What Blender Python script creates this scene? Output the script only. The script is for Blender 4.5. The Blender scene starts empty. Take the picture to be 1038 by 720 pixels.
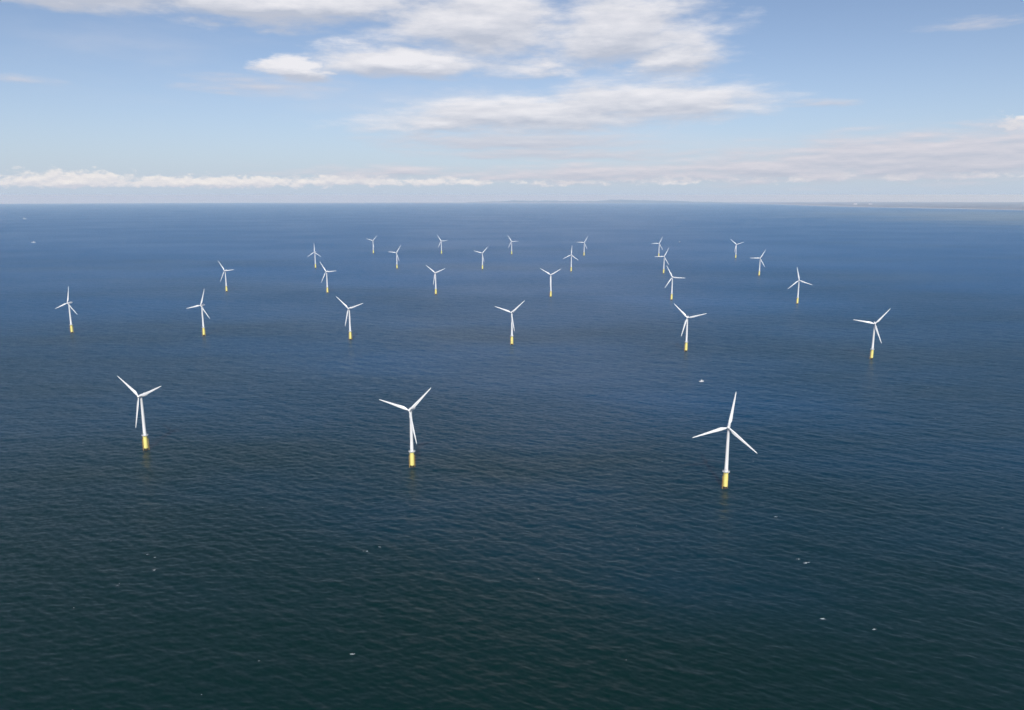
import bpy, bmesh, math, random
import numpy as np
from mathutils import Vector, Matrix

# ------------------------------------------------------------------ camera, sky, sun, exposure
scene = bpy.context.scene
C = scene.collection
R = math.radians
EARTH = 7.4e6                      # effective earth radius in metres, refraction included
CAM_H = 314.7

cam_data = bpy.data.cameras.new("camera")
cam_data.sensor_width = 36.0
cam_data.lens = 36.0 * 800.0 / 1038.0
cam_data.clip_start = 1.0
cam_data.clip_end = 400000.0
cam = bpy.data.objects.new("camera", cam_data)
C.objects.link(cam)
cam.location = (0, 0, CAM_H)
cam.rotation_euler = (R(90 - 11.47), 0, 0)
scene.camera = cam

SUN_ELEV, SUN_AZ = 40.0, 179.0      # azimuth clockwise from +Y: behind the camera
sl = bpy.data.lights.new("sun", 'SUN')
sl.energy = 3.8
sl.angle = R(0.53)
sl.color = (1.0, 0.97, 0.93)
sun = bpy.data.objects.new("sun", sl)
C.objects.link(sun)
sd = Vector((math.sin(R(SUN_AZ)) * math.cos(R(SUN_ELEV)), math.cos(R(SUN_AZ)) * math.cos(R(SUN_ELEV)), math.sin(R(SUN_ELEV))))
sun.rotation_euler = sd.to_track_quat('Z', 'Y').to_euler()
sun.location = (0, -200, 600)

scene.view_settings.view_transform = 'Standard'
scene.view_settings.look = 'None'
scene.view_settings.exposure = 0.0
scene.view_settings.gamma = 1.0
scene.view_settings.use_curve_mapping = False
scene.render.engine = 'CYCLES'
cy = scene.cycles
cy.max_bounces = 4
cy.diffuse_bounces = 2
cy.glossy_bounces = 2
cy.transmission_bounces = 2
cy.volume_bounces = 1
cy.use_denoising = True
cy.denoiser = 'OPENIMAGEDENOISE'
cy.denoising_input_passes = 'RGB_ALBEDO_NORMAL'
cy.denoising_prefilter = 'FAST'
cy.use_adaptive_sampling = False
cy.caustics_reflective = False
cy.caustics_refractive = False


class NG:
    """tiny helper to write shader maths"""
    def __init__(s, nt): s.nt = nt
    def node(s, t, **kw):
        n = s.nt.nodes.new(t)
        for k, v in kw.items(): setattr(n, k, v)
        return n
    def put(s, sock, v):
        if isinstance(v, bpy.types.NodeSocket): s.nt.links.new(v, sock)
        else: sock.default_value = v
    def m(s, op, a, b=None, c=None, clamp=False):
        n = s.node('ShaderNodeMath', operation=op, use_clamp=clamp)
        s.put(n.inputs[0], a)
        if b is not None: s.put(n.inputs[1], b)
        if c is not None: s.put(n.inputs[2], c)
        return n.outputs[0]
    def v(s, op, a, b=None):
        n = s.node('ShaderNodeVectorMath', operation=op)
        s.put(n.inputs[0], a)
        if b is not None:
            if op == 'SCALE': s.put(n.inputs['Scale'], b)
            else: s.put(n.inputs[1], b)
        return n.outputs[0]
    def xyz(s, x, y, z):
        n = s.node('ShaderNodeCombineXYZ')
        s.put(n.inputs[0], x); s.put(n.inputs[1], y); s.put(n.inputs[2], z)
        return n.outputs[0]
    def noise(s, vec, scale, detail=4, rough=0.55, dist=0.0, out='Fac'):
        n = s.node('ShaderNodeTexNoise')
        s.put(n.inputs['Vector'], vec)
        n.inputs['Scale'].default_value = scale
        n.inputs['Detail'].default_value = detail
        n.inputs['Roughness'].default_value = rough
        n.inputs['Distortion'].default_value = dist
        return n.outputs[out]
    def step(s, x, lo, hi):
        n = s.node('ShaderNodeMapRange', interpolation_type='SMOOTHSTEP')
        s.put(n.inputs['Value'], x)
        n.inputs['From Min'].default_value = lo
        n.inputs['From Max'].default_value = hi
        return n.outputs['Result']
    def mixc(s, f, a, b):
        n = s.node('ShaderNodeMix', data_type='RGBA')
        s.put(n.inputs['Factor'], f)
        ca, cb = [i for i in n.inputs if i.type == 'RGBA']
        s.put(ca, a); s.put(cb, b)
        return [o for o in n.outputs if o.type == 'RGBA'][0]


def build_world():
    w = bpy.data.worlds.new("World")
    scene.world = w
    w.use_nodes = True
    nt = w.node_tree
    nt.nodes.clear()
    g = NG(nt)
    tc = g.node('ShaderNodeTexCoord')
    d = tc.outputs['Generated']
    sp = g.node('ShaderNodeSeparateXYZ'); nt.links.new(d, sp.inputs[0])
    x, y, z = sp.outputs
    # below the horizon the sky repeats its lowest band (the sea covers it)
    zc = g.m('MAXIMUM', z, 0.004)
    sky = g.node('ShaderNodeTexSky', sky_type='NISHITA')
    sky.sun_disc = False
    sky.sun_elevation = R(SUN_ELEV)
    sky.sun_rotation = R(SUN_AZ)
    sky.altitude = 0
    sky.air_density = SKY_AIR
    sky.dust_density = SKY_DUST
    sky.ozone_density = SKY_OZONE
    nt.links.new(g.xyz(x, y, zc), sky.inputs[0])
    bg = g.node('ShaderNodeBackground')
    nt.links.new(sky.outputs[0], bg.inputs[0])
    bg.inputs[1].default_value = SKY_STRENGTH

    az = g.m('MULTIPLY', g.m('ARCTAN2', x, y), 57.29578)
    el = g.m('MULTIPLY', g.m('ARCSINE', z), 57.29578)

    def bank(ells, coord_scale, seed, noise_scale, detail, amp, lo, hi, rough=0.58, dz=0.35, dist=0.0, warp=1.0):
        """one bank of cloud: soft ellipses (azimuth, elevation, half width, height above, depth below, weight) broken up by noise"""
        wv = g.xyz(g.m('MULTIPLY', az, coord_scale[0] * 1.7), g.m('MULTIPLY', el, coord_scale[1] * 1.7), seed + 31.0)
        wn = g.node('ShaderNodeSeparateXYZ')
        nt.links.new(g.v('SUBTRACT', g.noise(wv, 1.0, 5, 0.6, out='Color'), (0.5, 0.5, 0.5)), wn.inputs[0])
        az_w = g.m('MULTIPLY_ADD', wn.outputs[0], warp / coord_scale[0], az)
        el_w = g.m('MULTIPLY_ADD', wn.outputs[1], warp / coord_scale[1], el)
        def density(off, det):
            field = None
            for a, e, ra, ru, rd, wt in ells:
                dx = g.m('DIVIDE', g.m('SUBTRACT', az_w, a), ra)
                dy = g.m('SUBTRACT', el_w, e - off)
                dy = g.m('ADD', g.m('DIVIDE', g.m('MAXIMUM', dy, 0.0), ru), g.m('DIVIDE', g.m('MINIMUM', dy, 0.0), rd))
                rr = g.m('SQRT', g.m('ADD', g.m('MULTIPLY', dx, dx), g.m('MULTIPLY', dy, dy)))
                f = g.m('MULTIPLY', g.m('SUBTRACT', 1.0, rr), wt)
                field = f if field is None else g.m('MAXIMUM', field, f)
            field = g.m('MAXIMUM', field, -1.0)
            vec = g.xyz(g.m('MULTIPLY', az, coord_scale[0]), g.m('MULTIPLY', g.m('ADD', el, off), coord_scale[1]), seed)
            n = g.noise(vec, noise_scale, det, rough, dist)
            return g.m('ADD', field, g.m('MULTIPLY', g.m('SUBTRACT', n, 0.5), amp))
        dens = density(0.0, detail)
        alpha = g.step(dens, lo, hi)
        # + : the cloud thins out just above, so this is a lit top; - : it thickens above, so this is a shaded base
        relief = g.m('SUBTRACT', density(0.0, detail - 2), density(dz, detail - 3))
        return dens, alpha, relief

    layers = []
    white = (0.88, 0.865, 0.89, 1)
    grey = (0.52, 0.555, 0.645, 1)
    # the high broken bank across the top of the view; unseen cloud added above it brightens the sea
    e1 = [(-30, 12.4, 20, 2.0, 2.2, 2.6), (-16, 12.2, 12, 2.4, 2.1, 2.4), (-1.5, 10.8, 12, 5.0, 3.0, 1.9), (7.5, 10.4, 8.6, 5.0, 3.2, 1.9), (2, 18, 13, 8, 8, 2.0),
          (-7.5, 8.9, 8.5, 1.8, 1.5, 2.0), (-14.4, 8.3, 3.0, 1.35, 1.2, 2.4), (10.5, 8.9, 6.4, 1.7, 1.5, 1.7), (2, 8.6, 9, 1.6, 1.0, 1.3)]
    layers.append((bank(e1, (0.17, 0.62), 1.7, 1.0, 9, 3.0, 0.0, 1.3, rough=0.58, dz=0.7), white, grey, 0.93, 0.68))
    # the flatter bank below it
    e2 = [(9.5, 6.2, 10.5, 2.0, 1.9, 2.2), (1.5, 5.4, 14, 2.0, 1.6, 2.2), (14, 5.9, 6, 1.0, 1.0, 1.5), (-4, 4.9, 10, 1.3, 1.0, 1.7)]
    layers.append((bank(e2, (0.24, 1.05), 5.3, 1.0, 9, 2.0, 0.0, 1.4, rough=0.58, dz=0.45), white, grey, 0.92, 0.68))
    # thin streaks
    e3 = [(0, 3.6, 13, 0.9, 0.8, 1.7), (3, 2.8, 15, 0.7, 0.6, 1.4), (20.5, 5.8, 3.4, 0.4, 0.4, 0.9), (28.8, 9.9, 3.4, 0.5, 0.45, 0.9), (-17.5, 7.0, 6, 1.0, 0.8, 0.9), (-31, 6.7, 3.4, 0.35, 0.35, 0.8)]
    layers.append((bank(e3, (0.3, 1.9), 8.1, 1.0, 7, 1.8, 0.0, 1.3, dz=0.2), (0.70, 0.69, 0.74, 1), (0.50, 0.53, 0.63, 1), 0.8, 0.6))
    # the low lilac bank on the right
    e4 = [(27, 2.3, 15, 2.2, 2.0, 1.8), (18, 1.7, 13, 1.4, 1.4, 1.5), (34, 3.0, 11, 1.8, 1.8, 1.5), (6, 1.4, 14, 1.1, 0.9, 1.4), (-8, 1.5, 12, 0.8, 0.7, 1.0)]
    layers.append((bank(e4, (0.3, 2.0), 11.9, 1.0, 7, 1.8, 0.0, 1.15, dz=0.25), (0.73, 0.70, 0.75, 1), (0.49, 0.53, 0.635, 1), 0.9, 0.75))
    # bright small cumulus standing on the horizon
    e5 = [(-28.6, 0.8, 4.5, 0.85, 0.45, 1.9), (-20, 0.8, 10, 0.55, 0.45, 1.7), (-12, 0.9, 9, 0.5, 0.4, 1.4), (-5, 0.9, 6, 0.4, 0.3, 1.1), (-36, 0.75, 9, 0.65, 0.5, 1.8),
          (4, 0.85, 4, 0.3, 0.25, 0.7), (11, 1.0, 5, 0.45, 0.3, 0.8), (16, 0.95, 3.5, 0.3, 0.2, 0.6), (20, 1.05, 1.6, 0.4, 0.3, 1.1), (21.9, 1.2, 1.1, 0.5, 0.4, 1.6),
          (25.8, 1.0, 1.8, 0.4, 0.3, 0.8), (30, 1.2, 2.0, 0.4, 0.3, 0.7), (31.6, 4.1, 1.8, 0.65, 0.5, 1.1)]
    layers.append((bank(e5, (1.1, 2.1), 15.2, 1.0, 6, 3.2, 0.05, 0.9, dz=0.22), (0.92, 0.87, 0.84, 1), (0.62, 0.64, 0.72, 1), 0.85, 0.5))
    # very thin high veils between the banks
    e7 = [(-6, 6.5, 24, 3.2, 3.0, 1.0), (-26, 9.5, 12, 2, 2.5, 0.7), (14, 3.5, 24, 2.2, 2.0, 1.0), (-14, 6.9, 7, 1.2, 1.0, 1.4)]
    layers.append((bank(e7, (0.12, 0.5), 21.7, 1.0, 7, 2.0, 0.0, 2.2, dz=0.4), (0.72, 0.71, 0.76, 1), (0.60, 0.63, 0.71, 1), 0.55, 0.4))
    # scattered fair-weather cloud over the rest of the sky
    proj = g.xyz(g.m('DIVIDE', x, g.m('ADD', zc, 0.12)), g.m('DIVIDE', y, g.m('ADD', zc, 0.12)), 3.3)
    n = g.noise(proj, 0.9, 6, 0.55)
    hi_only = g.step(el, 40.0, 60.0)
    a6 = g.m('MULTIPLY', g.step(n, 0.66, 0.82), hi_only)

    colour, alpha = None, None
    sh = bg.outputs[0]
    # pale haze far beyond the sea, whitening the lowest degrees of sky
    veil = g.m('POWER', 2.718, g.m('MULTIPLY', g.m('MAXIMUM', el, 0.0), -0.21))
    b = g.node('ShaderNodeBackground'); b.inputs[0].default_value = VEIL; b.inputs[1].default_value = CLOUD_GAIN
    mx = g.node('ShaderNodeMixShader')
    nt.links.new(g.m('MULTIPLY', veil, 0.92), mx.inputs[0]); nt.links.new(sh, mx.inputs[1]); nt.links.new(b.outputs[0], mx.inputs[2])
    sh = mx.outputs[0]
    # bluer air right at the horizon, so that sea and sky melt into each other
    low = g.m('POWER', 2.718, g.m('MULTIPLY', g.m('MAXIMUM', el, 0.0), -2.6))
    b = g.node('ShaderNodeBackground'); b.inputs[0].default_value = (0.485, 0.585, 0.715, 1); b.inputs[1].default_value = CLOUD_GAIN
    mx = g.node('ShaderNodeMixShader')
    nt.links.new(g.m('MULTIPLY', low, 0.85), mx.inputs[0]); nt.links.new(sh, mx.inputs[1]); nt.links.new(b.outputs[0], mx.inputs[2])
    sh = mx.outputs[0]
    for (dens, al, rel), cw, cgk, op, k in layers[::-1]:
        # thin edges and tops are white, the thick middle and the undersides grey
        t = g.m('ADD', g.m('MULTIPLY', rel, k), g.m('SUBTRACT', 0.56, g.m('MULTIPLY', dens, 0.08)))
        t = g.m('MINIMUM', g.m('MAXIMUM', t, 0.0), 1.0)
        col = g.mixc(t, cgk, cw)
        b = g.node('ShaderNodeBackground')
        nt.links.new(col, b.inputs[0]); b.inputs[1].default_value = CLOUD_GAIN
        mx = g.node('ShaderNodeMixShader')
        nt.links.new(g.m('MULTIPLY', al, op), mx.inputs[0])
        nt.links.new(sh, mx.inputs[1]); nt.links.new(b.outputs[0], mx.inputs[2])
        sh = mx.outputs[0]
    b = g.node('ShaderNodeBackground'); b.inputs[0].default_value = (0.8, 0.8, 0.83, 1); b.inputs[1].default_value = CLOUD_GAIN
    mx = g.node('ShaderNodeMixShader')
    nt.links.new(g.m('MULTIPLY', a6, 0.8), mx.inputs[0]); nt.links.new(sh, mx.inputs[1]); nt.links.new(b.outputs[0], mx.inputs[2])
    out = g.node('ShaderNodeOutputWorld')
    nt.links.new(mx.outputs[0], out.inputs[0])


VEIL = (0.56, 0.645, 0.765, 1)
SKY_AIR, SKY_DUST, SKY_OZONE, SKY_STRENGTH, CLOUD_GAIN = 0.62, 1.15, 1.0, 0.123, 1.0
build_world()


# ------------------------------------------------------------------ helpers
def tag(o, label, cat=None, group=None, kind=None):
    o['label'] = label
    if cat: o['category'] = cat
    if group: o['group'] = group
    if kind: o['kind'] = kind
    return o


def mesh_obj(name, bm, mat, parent=None, smooth=True):
    me = bpy.data.meshes.new(name)
    bm.normal_update()
    bm.to_mesh(me); bm.free()
    me.materials.append(mat)
    if smooth:
        for p in me.polygons: p.use_smooth = True
        me.set_sharp_from_angle(angle=R(40))
    o = bpy.data.objects.new(name, me)
    C.objects.link(o)
    o.parent = parent
    return o


def empty(name, loc=(0, 0, 0)):
    o = bpy.data.objects.new(name, None)
    C.objects.link(o); o.location = loc
    return o


def copy_tree(o, parent=None):
    c = o.copy(); C.objects.link(c); c.parent = parent
    for ch in o.children: copy_tree(ch, c)
    return c


def lathe(bm, prof, n=24, axis='Z', off=(0, 0, 0), cap=True):
    rings = []
    for r, h in prof:
        ring = []
        for i in range(n):
            a = 2 * math.pi * i / n
            p = (r * math.cos(a), r * math.sin(a), h) if axis == 'Z' else (r * math.cos(a), h, -r * math.sin(a))
            ring.append(bm.verts.new((p[0] + off[0], p[1] + off[1], p[2] + off[2])))
        rings.append(ring)
    for a, b in zip(rings, rings[1:]):
        for i in range(n):
            bm.faces.new((a[i], a[(i + 1) % n], b[(i + 1) % n], b[i]))
    if cap:
        bm.faces.new(rings[0][::-1]); bm.faces.new(rings[-1])


def bar(bm, p, q, r, n=6):
    p, q = Vector(p), Vector(q)
    d = (q - p).normalized()
    u = d.orthogonal().normalized(); v = d.cross(u)
    A = [bm.verts.new(p + r * (math.cos(2 * math.pi * i / n) * u + math.sin(2 * math.pi * i / n) * v)) for i in range(n)]
    B = [bm.verts.new(q + r * (math.cos(2 * math.pi * i / n) * u + math.sin(2 * math.pi * i / n) * v)) for i in range(n)]
    for i in range(n): bm.faces.new((A[i], A[(i + 1) % n], B[(i + 1) % n], B[i]))
    bm.faces.new(A[::-1]); bm.faces.new(B)


def box(bm, lo, hi, bevel=0.0):
    vs = [bm.verts.new((x, y, z)) for x in (lo[0], hi[0]) for y in (lo[1], hi[1]) for z in (lo[2], hi[2])]
    fs = [(0, 1, 3, 2), (4, 6, 7, 5), (0, 4, 5, 1), (2, 3, 7, 6), (0, 2, 6, 4), (1, 5, 7, 3)]
    faces = [bm.faces.new([vs[i] for i in f]) for f in fs]
    if bevel:
        es = list({e for f in faces for e in f.edges})
        bmesh.ops.bevel(bm, geom=es, offset=bevel, segments=3, profile=0.5, affect='EDGES')


def loft(bm, rings, caps=True):
    R_ = [[bm.verts.new(p) for p in ring] for ring in rings]
    n = len(R_[0])
    for a, b in zip(R_, R_[1:]):
        for i in range(n): bm.faces.new((a[i], a[(i + 1) % n], b[(i + 1) % n], b[i]))
    if caps:
        bm.faces.new(R_[0][::-1]); bm.faces.new(R_[-1])


def paint(name, col, rough=0.45, wear=0.12, wear_scale=0.35, spec=0.5, dirt=None, streak=1.0):
    m = bpy.data.materials.new(name); m.use_nodes = True
    nt = m.node_tree; g = NG(nt)
    b = nt.nodes['Principled BSDF']
    tc = g.node('ShaderNodeTexCoord')
    vec = g.v('MULTIPLY', tc.outputs['Object'], (1, 1, streak))
    n = g.noise(vec, wear_scale, 5, 0.6)
    dark = dirt or tuple(c * 0.6 for c in col)
    f = g.m('MULTIPLY', g.step(n, 0.45, 0.75), wear)
    nt.links.new(g.mixc(f, (*col, 1), (*dark, 1)), b.inputs['Base Color'])
    b.inputs['Roughness'].default_value = rough
    b.inputs['Specular IOR Level'].default_value = spec
    return m


# ------------------------------------------------------------------ the sea: one curved sheet out past the horizon
rng = np.random.default_rng(11)
WIND = R(19.4)                                   # waves run with the wind the rotors face
NW = 150
lam = np.exp(np.linspace(math.log(2.4), math.log(75.0), NW)) * rng.uniform(0.97, 1.03, NW)
kk = 2 * math.pi / lam
spread = rng.normal(0, R(30), NW)
kdx = np.sin(WIND + spread); kdy = np.cos(WIND + spread)
wt = np.where(lam > 12, (12 / lam) ** 0.9, 1.0) * np.where(lam < 5, (lam / 5) ** 0.5, 1.0)
SLOPE_RMS = 0.088
sl_ = wt * SLOPE_RMS / math.sqrt(0.5 * np.sum(wt ** 2))
amp = (sl_ / kk).astype(np.float32)
ph = rng.uniform(0, 2 * math.pi, NW)


def wave_height(x, y, cell):
    """sum of wind waves; those too short for the local mesh spacing are left to the surface shading"""
    h = np.zeros(x.shape, dtype=np.float32)
    big = float(np.min(cell)) * 2.2
    for i in range(NW):
        if lam[i] <= big: continue
        f = (amp[i] * np.clip((lam[i] / np.maximum(cell, 1e-3) - 2.2) / 2.4, 0, 1)).astype(np.float32)
        p = (kk[i] * kdx[i]) * x + (kk[i] * kdy[i]) * y + ph[i]
        p -= np.round(p / (2 * math.pi)) * (2 * math.pi)
        h += f * np.cos(p.astype(np.float32))
    return h


def curve_drop(x, y): return -(x * x + y * y) / (2 * EARTH)


def build_sea(mat):
    fine = np.radians(np.linspace(-44, 44, 1144))
    coarse = np.radians(np.linspace(44, 316, 69))[1:-1]
    az = np.concatenate([fine, coarse])
    dth = np.concatenate([np.full(len(fine), fine[1] - fine[0]), np.full(len(coarse), R(4.0))])
    r = list(np.linspace(4, 385, 30))
    while r[-1] < 78000:
        r.append(r[-1] * (1.00155 + 0.02 * min(1.0, max(0.0, (r[-1] - 2500) / 12000)) ** 1.5))
    r = np.array(r); dr = np.gradient(r)
    na, nr = len(az), len(r)
    X = (r[:, None] * np.sin(az)[None, :]).astype(np.float64)
    Y = (r[:, None] * np.cos(az)[None, :]).astype(np.float64)
    cell = np.maximum(dr[:, None], r[:, None] * dth[None, :])
    Z = curve_drop(X, Y)
    for s in range(0, nr, 100):
        nf = len(fine)
        Z[s:s + 100, :nf] += wave_height(X[s:s + 100, :nf], Y[s:s + 100, :nf], cell[s:s + 100, :1])
        Z[s:s + 100, nf:] += wave_height(X[s:s + 100, nf:], Y[s:s + 100, nf:], cell[s:s + 100, -1:])
    # slope of the waves the local mesh spacing cannot carry: the surface shading takes these over
    cell2 = cell[:, [0, -1]]                       # only two column widths occur
    lost2 = np.zeros_like(cell2)
    for q in range(NW):
        f = np.clip((lam[q] / np.maximum(cell2, 1e-3) - 2.2) / 2.4, 0, 1)
        lost2 += 0.5 * sl_[q] ** 2 * (1 - f * f)
    lost = np.sqrt(lost2)[:, np.where(dth > fine[1] - fine[0] + 1e-9, 1, 0)]
    co = np.stack([X, Y, Z], -1).reshape(-1, 3).astype(np.float32)
    co = np.concatenate([co, np.zeros((1, 3), np.float32)])
    i, j = np.meshgrid(np.arange(nr - 1), np.arange(na), indexing='ij')
    j2 = (j + 1) % na
    quads = np.stack([i * na + j, i * na + j2, (i + 1) * na + j2, (i + 1) * na + j], -1).reshape(-1, 4)[:, ::-1]
    c = nr * na
    jj = np.arange(na)
    tris = np.stack([np.full(na, c), (jj + 1) % na, jj], -1)
    loops = np.concatenate([quads.ravel(), tris.ravel()]).astype(np.int32)
    starts = np.concatenate([np.arange(len(quads)) * 4, len(quads) * 4 + np.arange(na) * 3]).astype(np.int32)
    me = bpy.data.meshes.new("sea")
    me.vertices.add(len(co)); me.vertices.foreach_set("co", co.ravel())
    me.loops.add(len(loops)); me.loops.foreach_set("vertex_index", loops)
    me.polygons.add(len(starts)); me.polygons.foreach_set("loop_start", starts)
    me.update(calc_edges=True)
    me.polygons.foreach_set("use_smooth", np.ones(len(starts), bool))
    at = me.attributes.new("unresolved_slope", 'FLOAT', 'POINT')
    at.data.foreach_set("value", np.append(lost.ravel(), 0.1).astype(np.float32))
    me.materials.append(mat)
    o = bpy.data.objects.new("sea", me); C.objects.link(o)
    return o


SEA_NEAR, SEA_FAR_SKY_TINT = (0.0001, 0.0150, 0.0124, 1), (0.002, 0.078, 0.215, 1)  # the far blue has sky reflection and haze painted into it


def sea_material():
    m = bpy.data.materials.new("sea_water"); m.use_nodes = True
    nt = m.node_tree; g = NG(nt)
    b = nt.nodes['Principled BSDF']
    geo = g.node('ShaderNodeNewGeometry')
    P = geo.outputs['Position']
    # crest-aligned coordinates: stretched along the crests
    mp = g.node('ShaderNodeMapping'); mp.vector_type = 'TEXTURE'
    nt.links.new(P, mp.inputs[0])
    mp.inputs['Rotation'].default_value = (0, 0, -WIND)
    mp.inputs['Scale'].default_value = (2.2, 1.0, 1.0)
    q = mp.outputs[0]
    flat = g.v('MULTIPLY', q, (1, 1, 0))
    n1 = g.noise(flat, 0.42, 2, 0.6, out='Color')      # chop a few metres long
    gust = g.noise(g.v('MULTIPLY', P, (0.0011, 0.0016, 0)), 1.0, 3, 0.5)
    k = g.m('MULTIPLY_ADD', g.step(gust, 0.32, 0.68), 0.30, 0.86)            # wind patches roughen the water
    s1 = g.v('MULTIPLY', g.v('SUBTRACT', n1, (0.5, 0.5, 0.5)), (0.2, 0.36, 0))
    n3 = g.noise(g.v('MULTIPLY', flat, (1, 1, 0)), 0.11, 2, 0.6, out='Color')
    att = g.node('ShaderNodeAttribute', attribute_name="unresolved_slope")
    s3 = g.v('SCALE', g.v('MULTIPLY', g.v('SUBTRACT', n3, (0.5, 0.5, 0.5)), (1.5, 2.5, 0)), att.outputs['Fac'])
    s = g.v('SCALE', g.v('ADD', s1, s3), k)
    nrm = g.v('NORMALIZE', g.v('ADD', geo.outputs['Normal'], s))
    nt.links.new(nrm, b.inputs['Normal'])
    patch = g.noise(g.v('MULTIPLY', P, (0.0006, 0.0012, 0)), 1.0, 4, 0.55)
    # green near water, then blue painted in for reflected sky and haze, with a ragged change between them
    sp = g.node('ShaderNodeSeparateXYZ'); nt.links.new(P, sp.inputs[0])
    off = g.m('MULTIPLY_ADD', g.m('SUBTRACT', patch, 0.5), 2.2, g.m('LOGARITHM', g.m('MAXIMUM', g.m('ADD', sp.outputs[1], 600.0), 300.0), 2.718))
    col = g.mixc(g.step(off, 6.85, 8.7), SEA_NEAR, SEA_FAR_SKY_TINT)
    # a paler, greyer patch off the coast
    ln = g.node('ShaderNodeVectorMath', operation='LENGTH')
    nt.links.new(g.v('MULTIPLY', g.v('SUBTRACT', P, (8400, 11500, 0)), (1 / 4800, 1 / 8500, 0)), ln.inputs[0])
    pale_patch = g.step(g.m('ADD', g.m('SUBTRACT', 1.0, ln.outputs['Value']), g.m('SUBTRACT', patch, 0.5)), 0.0, 0.8)
    col = g.mixc(g.m('MULTIPLY', pale_patch, 0.9), col, (0.11, 0.155, 0.19, 1))
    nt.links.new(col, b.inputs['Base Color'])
    # waves too small to see widen the glossy lobe: alpha^2 = alpha0^2 + 2 * slope variance
    lost = att.outputs['Fac']
    a2 = g.m('MULTIPLY', g.m('MULTIPLY_ADD', g.m('MULTIPLY', lost, lost), 2.0, 0.0065), g.m('MULTIPLY', k, k))
    nt.links.new(g.m('POWER', a2, 0.25), b.inputs['Roughness'])
    b.inputs['IOR'].default_value = 1.31
    b.inputs['Specular IOR Level'].default_value = 0.22
    return m


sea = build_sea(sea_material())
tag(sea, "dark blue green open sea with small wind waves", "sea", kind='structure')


# ------------------------------------------------------------------ land on the horizon
def land_material(name, a, b_, scale):
    m = bpy.data.materials.new(name); m.use_nodes = True
    nt = m.node_tree; g = NG(nt); b = nt.nodes['Principled BSDF']
    geo = g.node('ShaderNodeNewGeometry')
    n = g.noise(geo.outputs['Position'], scale, 5, 0.6)
    nt.links.new(g.mixc(g.step(n, 0.35, 0.65), (*a, 1), (*b_, 1)), b.inputs['Base Color'])
    b.inputs['Roughness'].default_value = 0.9
    return m


SHORE = [(11400, 14500), (11900, 17500), (11850, 18900), (11100, 21500), (10480, 24400), (10700, 29000), (11600, 36000), (12400, 44000), (13000, 56000), (13500, 70000)]


def strip(pts, widths, heights, name, mat):
    """a long strip of ground following a shore line: one row of points per height step"""
    bm = bmesh.new()
    rows = []
    P = []
    for (x0, y0), (x1, y1) in zip(pts, pts[1:]):
        n = max(2, int(math.hypot(x1 - x0, y1 - y0) / 350))
        for i in range(n): P.append((x0 + (x1 - x0) * i / n, y0 + (y1 - y0) * i / n))
    P.append(pts[-1])
    rnd = random.Random(5)
    for t, (x, y) in enumerate(P):
        row = []
        for w, h in zip(widths, heights):
            jx = rnd.uniform(-0.12, 0.12) * w
            hh = h * (0.75 + 0.5 * abs(math.sin(t * 0.21 + w * 0.0007)) * rnd.uniform(0.6, 1.2)) if h > 3 else h
            xx = x + w + jx
            row.append(bm.verts.new((xx, y, curve_drop(xx, y) + hh)))
        rows.append(row)
    for a, b in zip(rows, rows[1:]):
        for i in range(len(widths) - 1):
            bm.faces.new((a[i], a[i + 1], b[i + 1], b[i]))
    return mesh_obj(name, bm, mat)


sand = land_material("beach_sand", (0.44, 0.38, 0.34), (0.36, 0.32, 0.29), 0.002)
fields = land_material("coast_fields", (0.10, 0.095, 0.09), (0.20, 0.175, 0.16), 0.0012)
far_land = land_material("far_hills", (0.06, 0.075, 0.05), (0.10, 0.10, 0.07), 0.0006)
beach = strip(SHORE, (-60, 0, 500, 700), (-6, 0.8, 5, 6), "beach", sand)
tag(beach, "thin pale sandy beach along the distant coast", "beach", kind='structure')
coast = strip(SHORE, (640, 800, 1500, 3000, 6000, 10000, 16000, 26000), (-4, 10, 18, 28, 40, 55, 80, 70), "coast", fields)
tag(coast, "low hazy coastal land behind the pale beach", "coast", kind='structure')


def hill_range(name, az0, az1, dist, hmax, seed, mat, depth=9000):
    bm = bmesh.new(); rnd = random.Random(seed)
    n = 90; m_ = 9
    ph_ = [rnd.uniform(0, 6.28) for _ in range(7)]
    rows = []
    for i in range(n + 1):
        t = i / n; a = R(az0 + (az1 - az0) * t)
        env = math.sin(math.pi * t) ** 0.6
        prof = sum(math.sin(t * f * 6.28 + p) * w for f, p, w in zip((1.3, 2.7, 4.9, 8.1, 13.7, 23, 37), ph_, (.3, .24, .16, .1, .07, .04, .03)))
        hpk = hmax * env * (0.62 + 0.38 * prof)
        row = []
        for j in range(m_):
            u = j / (m_ - 1); rr = dist + depth * u
            x, y = rr * math.sin(a), rr * math.cos(a)
            row.append(bm.verts.new((x, y, curve_drop(x, y) - 3 + hpk * math.sin(math.pi * u) ** 1.3 * (1 + .12 * math.sin(i * 1.7 + j * 2.3)))))
        rows.append(row)
    for a, b in zip(rows, rows[1:]):
        for j in range(m_ - 1): bm.faces.new((a[j], b[j], b[j + 1], a[j + 1]))
    return mesh_obj(name, bm, mat)


tag(hill_range("hills", -3.5, 15, 50000, 260, 3, far_land), "faint blue hills on the horizon behind the sea", "hills", kind='structure')
lowshore = hill_range("low_shore", -17, 9, 46000, 60, 8, sand, 2500)
tag(lowshore, "thin pale line of low shore on the far horizon", "shore", kind='structure')

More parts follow.
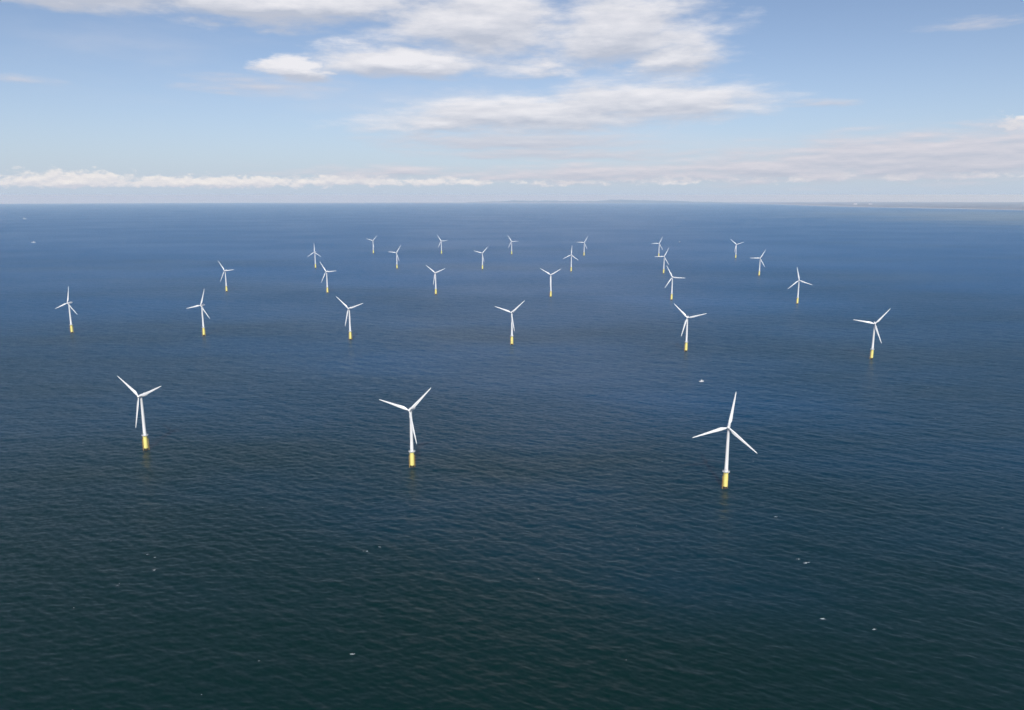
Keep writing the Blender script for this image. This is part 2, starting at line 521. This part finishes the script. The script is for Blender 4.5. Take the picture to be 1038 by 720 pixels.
# ------------------------------------------------------------------ materials of the turbines
white = paint("white_paint", (0.80, 0.80, 0.79), 0.35, 0.10, 0.12, streak=0.15)
blade_white = paint("blade_gelcoat", (0.80, 0.81, 0.81), 0.30, 0.08, 0.2, streak=0.3)
yellow = paint("yellow_paint", (0.94, 0.85, 0.26), 0.5, 0.25, 0.55, dirt=(0.50, 0.30, 0.08), streak=0.2)
steel = paint("galvanised_steel", (0.55, 0.56, 0.56), 0.5, 0.4, 0.8)
dark = paint("weedy_steel", (0.07, 0.05, 0.03), 0.8, 0.6, 0.9, dirt=(0.03, 0.035, 0.02))
orange = paint("rusty_yellow_paint", (0.62, 0.40, 0.10), 0.6, 0.5, 0.8, dirt=(0.25, 0.11, 0.04))

HUB_H, TILT, OVERHANG = 70.0, R(6), 4.0
YAW = R(19.38)


def blade_mesh():
    bm = bmesh.new()
    st = [(0.6, 1.55, 1.0, 40), (2.0, 1.6, 0.95, 30), (4.5, 2.6, 0.5, 20), (7.5, 3.5, 0.28, 14), (11, 3.3, 0.23, 10), (16, 2.8, 0.2, 7), (22, 2.25, 0.18, 4),
          (28, 1.8, 0.17, 2), (34, 1.35, 0.16, 0.5), (38, 0.95, 0.15, 0), (39.6, 0.5, 0.15, 0), (40.1, 0.16, 0.15, 0)]
    rings = []
    for z, c, th, tw in st:
        t = R(tw); ring = []
        blend = min(1.0, max(0.0, (z - 2.0) / 4.5))
        for i in range(16):
            a = 2 * math.pi * i / 16
            x = 0.5 * math.cos(a) * c
            yv = 0.5 * math.sin(a) * c * th
            # airfoil: thin tail on +x, axis at a third of the chord
            taper = 1 - blend * 0.75 * (0.5 + 0.5 * math.cos(a)) ** 1.3
            x += blend * 0.17 * c
            yv *= taper
            sweep = -0.0007 * z * z                    # slight pre-bend away from the tower
            ring.append((x * math.cos(t) - yv * math.sin(t), x * math.sin(t) + yv * math.cos(t) + sweep, z))
        rings.append(ring)
    loft(bm, rings)
    return bm


def make_turbine():
    root = empty("wind_turbine")
    bm = bmesh.new(); lathe(bm, [(2.15, -3), (2.15, 2.9)], 28)
    mono = mesh_obj("monopile", bm, dark, root)
    bm = bmesh.new(); lathe(bm, [(2.42, 2.8), (2.42, 7.5), (2.42, 17.4), (2.7, 17.5), (2.7, 18.4), (2.42, 18.5), (2.42, 19.3)], 32)
    tp = mesh_obj("transition_piece", bm, yellow, root)
    # boat landing: two fender tubes with rungs, on the two sides
    for s in (0, 1):
        bm = bmesh.new()
        ang = R(-60 if s == 0 else 150)
        for dx in (-0.75, 0.75):
            bar(bm, (dx, -3.3, -1.5), (dx, -3.3, 14.5), 0.2)
            for z in (3.0, 8.0, 14.0): bar(bm, (dx, -3.3, z), (dx * 0.7, -2.3, z), 0.14)
        for i in range(36): bar(bm, (-0.3, -3.05, 0.3 + i * 0.5), (0.3, -3.05, 0.3 + i * 0.5), 0.03, 4)
        for dx in (-0.3, 0.3): bar(bm, (dx, -3.05, 0), (dx, -3.05, 19.2), 0.06)
        bmesh.ops.rotate(bm, cent=(0, 0, 0), matrix=Matrix.Rotation(ang, 3, 'Z'), verts=bm.verts)
        mesh_obj("boat_landing", bm, orange, tp)
    bm = bmesh.new(); lathe(bm, [(2.3, 19.0), (3.9, 19.3), (4.0, 19.35), (4.0, 19.6), (3.9, 19.65), (2.2, 19.65)], 32)
    plat = mesh_obj("platform", bm, steel, root)
    bm = bmesh.new()
    for k in range(20):
        a = 2 * math.pi * k / 20; a2 = 2 * math.pi * (k + 1) / 20
        p = (3.88 * math.cos(a), 3.88 * math.sin(a)); q = (3.88 * math.cos(a2), 3.88 * math.sin(a2))
        bar(bm, (*p, 19.6), (*p, 20.75), 0.05, 5)
        for z in (20.2, 20.72): bar(bm, (*p, z), (*q, z), 0.045, 5)
    mesh_obj("railing", bm, steel, plat)
    bm = bmesh.new(); lathe(bm, [(2.05, 19.66), (2.05, 20.2), (2.0, 20.3), (1.82, 36), (1.62, 52), (1.35, 67.6), (1.42, 67.8), (1.42, 68.3)], 32)
    tower = mesh_obj("tower", bm, white, root)
    bm = bmesh.new(); box(bm, (-0.45, -2.12, 20.9), (0.45, -1.9, 23.0), 0.04); mesh_obj("door", bm, steel, tower)
    # nacelle
    bm = bmesh.new()
    secs = [(-2.2, 1.35, 1.35, 0.05), (-1.4, 1.6, 1.7, 0.1), (0.5, 1.75, 1.95, 0.2), (6.5, 1.8, 2.0, 0.25), (8.7, 1.6, 1.75, 0.3), (9.6, 1.2, 1.25, 0.35)]
    rings = []
    for yv, hw, hh, zo in secs:
        ring = []
        for i in range(20):
            a = 2 * math.pi * i / 20
            cx, cz = math.cos(a), math.sin(a)
            e = 0.45
            ring.append((math.copysign(abs(cx) ** e, cx) * hw, yv, 70.2 + zo + math.copysign(abs(cz) ** e, cz) * hh))
        rings.append(ring)
    loft(bm, rings)
    nac = mesh_obj("nacelle", bm, white, root)
    bm = bmesh.new(); box(bm, (-0.9, 4.6, 72.3), (0.9, 6.3, 73.0), 0.12); mesh_obj("cooler", bm, white, nac)
    bm = bmesh.new(); bar(bm, (0.4, 5.8, 72.9), (0.4, 5.8, 74.6), 0.05); bar(bm, (-0.1, 5.8, 74.3), (0.9, 5.8, 74.3), 0.04); mesh_obj("wind_vane", bm, steel, nac)
    # hub
    bm = bmesh.new()
    lathe(bm, [(0.05, -2.1), (0.6, -1.95), (1.1, -1.5), (1.42, -0.8), (1.52, 0.0), (1.5, 0.9), (1.3, 1.5)], 28, axis='Y')
    hub = mesh_obj("rotor_hub", bm, white, root)
    bmesh_fix(hub)
    hub.location = (0, -OVERHANG * math.cos(TILT), HUB_H + OVERHANG * math.sin(TILT))
    hub.rotation_mode = 'YXZ'
    bl = mesh_obj("blade", blade_mesh(), blade_white, hub)
    for k in (1, 2):
        b2 = bl.copy(); C.objects.link(b2); b2.parent = hub
        b2.rotation_euler = (0, k * 2 * math.pi / 3, 0)
    return root


def bmesh_fix(o):
    bm = bmesh.new(); bm.from_mesh(o.data)
    bmesh.ops.recalc_face_normals(bm, faces=bm.faces)
    bm.to_mesh(o.data); bm.free()


G = "white offshore wind turbines with yellow bases"
TURBINES = [  # x, y, rotor phase in degrees, label
    (-460.3, 949.8, 65.8, "large white turbine, leftmost of the three nearest, two blades raised in a wide V"),
    (-117.6, 885.9, 43.6, "large white turbine, middle of the three nearest, one blade hanging beside its tower"),
    (233.2, 817.2, 8.1, "largest nearest white turbine, one blade almost straight up, tower clear of blades"),
    (-1023.4, 1809.7, 8.3, "white turbine at the far left end of the second row, one blade straight up"),
    (-701.8, 1771.7, 16.9, "second turbine from the left in second row, upper blade leaning right"),
    (-357.7, 1720.2, 69.8, "third turbine from the left in second row, two blades up and one beside tower"),
    (-0.1, 1660.5, 47.1, "fourth turbine from the left in second row, blades forming a Y with the tower"),
    (357.1, 1588.9, 74.2, "fifth turbine from the left in second row, one blade pointing right, lower blade left"),
    (703.5, 1511.9, 38.7, "rightmost turbine of second row, one blade pointing left and one up right"),
    (-946.7, 2608.2, 82.8, "leftmost turbine of third row, one blade level to the right"),
    (-603.9, 2572.9, 84.3, "second turbine from the left in third row, one blade level to the right"),
    (-245.1, 2530.8, 66.2, "third turbine from the left in third row, shaped like a slender Y"),
    (121.9, 2466.7, 58.7, "fourth turbine from the left in third row, a symmetrical Y with tower"),
    (487.2, 2395.3, 91.5, "fifth turbine from the left in third row, blade tip touching the turbine behind"),
    (840.5, 2308.1, 107.8, "rightmost turbine of third row, standing alone with one blade nearly upright"),
    (-861.4, 3467.7, 117.9, "leftmost turbine of fourth row, one blade straight up above two drooping ones"),
    (-499.5, 3435.8, 34.7, "second turbine from the left in fourth row, one blade level to the left"),
    (-127.2, 3409.4, 43.3, "third turbine from the left in fourth row, lower blade in line with tower"),
    (247.8, 3309.5, 3.1, "fourth turbine from the left in fourth row, upright blade over two drooping ones"),
    (618.8, 3223.2, 26.9, "fifth turbine from the left in fourth row, close in front of another turbine"),
    (980.8, 3132.3, 29.2, "rightmost turbine of fourth row, one blade level to the left"),
    (-761.2, 4359.3, 44.5, "small leftmost turbine of the farthest row"),
    (-384.0, 4325.0, 83.7, "small second turbine from the left in the farthest row"),
    (-1.7, 4279.4, 85.8, "small third turbine from the left in the farthest row"),
    (380.5, 4190.0, 31.3, "small fourth turbine from the left in the farthest row"),
    (761.1, 4112.7, 26.6, "small fifth turbine of the farthest row, its base hidden by a nearer blade"),
    (1134.8, 4021.4, 70.1, "small rightmost turbine of the farthest row, blades in a Y"),
]
proto = make_turbine()
for i, (tx, ty, phd, lab) in enumerate(TURBINES):
    t = proto if i == 0 else copy_tree(proto)
    t.location = (tx, ty, curve_drop(tx, ty))
    t.rotation_euler = (0, 0, -YAW)
    tag(t, lab, "wind turbine", G)
    for ch in t.children:
        if ch.name.startswith("rotor_hub"):
            ch.rotation_euler = (-TILT, R(phd), 0)

# ------------------------------------------------------------------ boats
hull_white = paint("hull_white", (0.8, 0.8, 0.8), 0.3, 0.1, 0.6)
hull_blue = paint("hull_blue", (0.05, 0.09, 0.2), 0.4, 0.2, 0.3)
glass = paint("tinted_glass", (0.02, 0.03, 0.04), 0.1, 0.0)
deck_grey = paint("deck_grey", (0.5, 0.5, 0.48), 0.6, 0.2, 0.8)


def hull_bm(L, W, D, free):
    bm = bmesh.new(); rings = []
    for t in np.linspace(0, 1, 12):
        w = W / 2 * (1 - max(0, (t - 0.45) / 0.55) ** 2.2) * (0.92 + 0.08 * min(1, t / 0.3))
        w = max(w, 0.03 * W); sheer = free * (1 + 0.35 * t * t); keel = -D * (1 - max(0, (t - 0.75) / 0.25) ** 2 * 0.95)
        yv = (t - 0.5) * L
        rings.append([(-w, yv, sheer), (-w * 0.96, yv, 0.15 * free), (-w * 0.55, yv, keel * 0.7), (0, yv, keel), (w * 0.55, yv, keel * 0.7), (w * 0.96, yv, 0.15 * free), (w, yv, sheer), (0, yv, sheer * 1.02)])
    loft(bm, rings)
    return bm


def make_boat(name, L, W, free, hm, loc, rz, label, cat, cabin_at=0.05, cabin_len=0.3, cabin_h=1.6, mast=True):
    root = empty(name, loc); root.rotation_euler = (0, 0, rz)
    h = mesh_obj("hull", hull_bm(L, W, 0.12 * L * 0.7, free), hm, root); bmesh_fix(h)
    bm = bmesh.new(); cl = cabin_len * L; c0 = cabin_at * L
    box(bm, (-W * 0.34, c0 - cl / 2, free * 0.95), (W * 0.34, c0 + cl / 2, free + cabin_h), min(W, cl) * 0.06)
    cab = mesh_obj("cabin", bm, hull_white, root)
    bm = bmesh.new(); box(bm, (-W * 0.36, c0 - cl * 0.3, free + cabin_h * 0.5), (W * 0.36, c0 + cl * 0.53, free + cabin_h * 0.82), 0.02)
    mesh_obj("window_band", bm, glass, cab)
    bm = bmesh.new(); box(bm, (-W * 0.38, -L * 0.47, free * 0.98), (W * 0.38, c0 - cl * 0.52, free * 1.04)); mesh_obj("deck", bm, deck_grey, root)
    if mast:
        bm = bmesh.new(); zt = free + cabin_h
        bar(bm, (0, c0, zt), (0, c0, zt + L * 0.25), L * 0.008); bar(bm, (-W * .2, c0, zt + L * 0.17), (W * .2, c0, zt + L * 0.17), L * 0.006)
        mesh_obj("mast", bm, hull_white, root)
    return tag(root, label, cat)


def sea_z(x, y): return float(curve_drop(x, y))


make_boat("motorboat", 8.5, 3.2, 1.2, hull_white, (325.8, 1321.2, sea_z(325.8, 1321.2)), R(-78), "small white motorboat on open water above the nearest right turbine", "boat")
make_boat("ship", 42, 9, 3.5, hull_white, (-6759.5, 11103.5, sea_z(-6759.5, 11103.5)), R(-80), "tiny distant ship just under the horizon at far left", "ship", -0.2, 0.25, 8)
make_boat("workboat", 26, 7, 2.2, hull_white, (-3250.7, 5406.8, sea_z(-3250.7, 5406.8)), R(-75), "white workboat at far left, nearer of two distant vessels", "boat", 0.1, 0.3, 4)
make_boat("crew_boat", 16, 6, 2.0, hull_blue, (1137.1, 5396, sea_z(1137.1, 5396)), R(20), "faint vessel beyond the farthest turbine row, between two right turbines", "boat", 0.1, 0.35, 4)

# ------------------------------------------------------------------ pale industrial buildings on the coast
wall_pale = paint("pale_cladding", (0.55, 0.55, 0.56), 0.6, 0.1, 0.02)
roof_grey = paint("pale_roof", (0.5, 0.5, 0.5), 0.6, 0.2, 0.02)
door_m = paint("shed_door", (0.2, 0.25, 0.3), 0.6, 0.1, 0.05)


def warehouse(x, y, base, W, D, H, label):
    root = empty("warehouse", (x, y, curve_drop(x, y) + base)); root.rotation_euler = (0, 0, R(-20))
    bm = bmesh.new(); box(bm, (-W / 2, -D / 2, -12), (W / 2, D / 2, H)); mesh_obj("wall", bm, wall_pale, root, False)
    bm = bmesh.new(); e = 1.5
    vs = [bm.verts.new(p) for p in ((-W/2-e, -D/2-e, H+.05), (W/2+e, -D/2-e, H+.05), (W/2+e, D/2+e, H+.05), (-W/2-e, D/2+e, H+.05), (-W/2-e, 0, H*1.25), (W/2+e, 0, H*1.25))]
    for f in ((0, 1, 5, 4), (2, 3, 4, 5), (1, 2, 5), (3, 0, 4), (3, 2, 1, 0)): bm.faces.new([vs[i] for i in f])
    mesh_obj("roof", bm, roof_grey, root, False)
    for k in (-1, 0, 1):
        bm = bmesh.new(); box(bm, (k * W * .28 - 5, -D / 2 - .3, 0.2), (k * W * .28 + 5, -D / 2 + .1, min(H * .6, 9))); mesh_obj("door", bm, door_m, root, False)
    return tag(root, label, "warehouse", "pale buildings on the distant coast")


warehouse(12650, 29600, 30, 110, 80, 42, "tiny bright white building on the distant coast, left of a paler one")
warehouse(13330, 29900, 32, 100, 80, 34, "tiny pale building on the distant coast, rightmost of the two")

# ------------------------------------------------------------------ foam flecks
def foam():
    bm = bmesh.new(); rnd = random.Random(4)
    spots = [(257.2, 638.4, 1.5), (252.6, 646, .8), (235.6, 546.7, 1.4), (266.9, 531.5, 1.0), (261.8, 739.5, 1.5), (-326.2, 655.7, .9), (-316.5, 649.8, .7), (-324.1, 597.6, .7), (-306.5, 625.4, .8),
             (-131.5, 661.7, 1.2), (-120.4, 669.8, .8), (-111.8, 499.5, .9)]
    for _ in range(60):
        rr = rnd.uniform(430, 1900); a = R(rnd.uniform(-36, 36))
        spots.append((rr * math.sin(a), rr * math.cos(a), rnd.uniform(0.25, 0.6) * (rr / 700) ** .5))
    for x, y, s in spots:
        for _ in range(rnd.randint(4, 8)):
            px = x + rnd.gauss(0, 0.8 * s); py = y + rnd.gauss(0, 0.3 * s)
            n = 11; rw = 1.5 * s * rnd.uniform(.25, .7); rh = rw * rnd.uniform(.2, .4)
            ring = []
            for i in range(n):
                a = 2 * math.pi * i / n; k = rnd.uniform(.45, 1.3)
                qx, qy = px + rw * k * math.cos(a), py + rh * k * math.sin(a)
                ring.append((qx, qy))
            xs = np.array([q[0] for q in ring] + [px]); ys = np.array([q[1] for q in ring] + [py])
            h = wave_height(xs, ys, np.full(len(xs), 0.0016 * math.hypot(px, py))) + curve_drop(xs, ys)
            z = h.max() + 0.04
            vs = [bm.verts.new((qx, qy, z)) for qx, qy in ring]
            c = bm.verts.new((px, py, z + 0.10))
            for i in range(n): bm.faces.new((vs[i], vs[(i + 1) % n], c))
    m = paint("sea_foam", (0.62, 0.66, 0.68), 0.8, 0.4, 2.0, dirt=(0.3, 0.4, 0.42))
    return tag(mesh_obj("sea_foam", bm, m), "small white flecks of foam scattered on the sea", "foam", kind='stuff')


foam()

# ------------------------------------------------------------------ the air
def haze():
    bm = bmesh.new()
    box(bm, (-74000, -74000, -790), (74000, 74000, CAM_H + HAZE_TOP))
    m = bpy.data.materials.new("haze_air"); m.use_nodes = True
    nt = m.node_tree; nt.nodes.clear(); g = NG(nt)
    v = g.node('ShaderNodeVolumePrincipled')
    v.inputs['Color'].default_value = HAZE_COL
    v.inputs['Density'].default_value = HAZE_DENSITY
    v.inputs['Absorption Color'].default_value = (1, 1, 1, 1)
    v.inputs['Anisotropy'].default_value = -0.05
    o = g.node('ShaderNodeOutputMaterial')
    nt.links.new(v.outputs[0], o.inputs['Volume'])
    return tag(mesh_obj("haze", bm, m, smooth=False), "thin pale blue haze over the distant sea", "haze", kind='stuff')


HAZE_TOP, HAZE_DENSITY, HAZE_COL = 12.0, 3.4e-5, (0.54, 0.76, 1.0, 1)
haze()
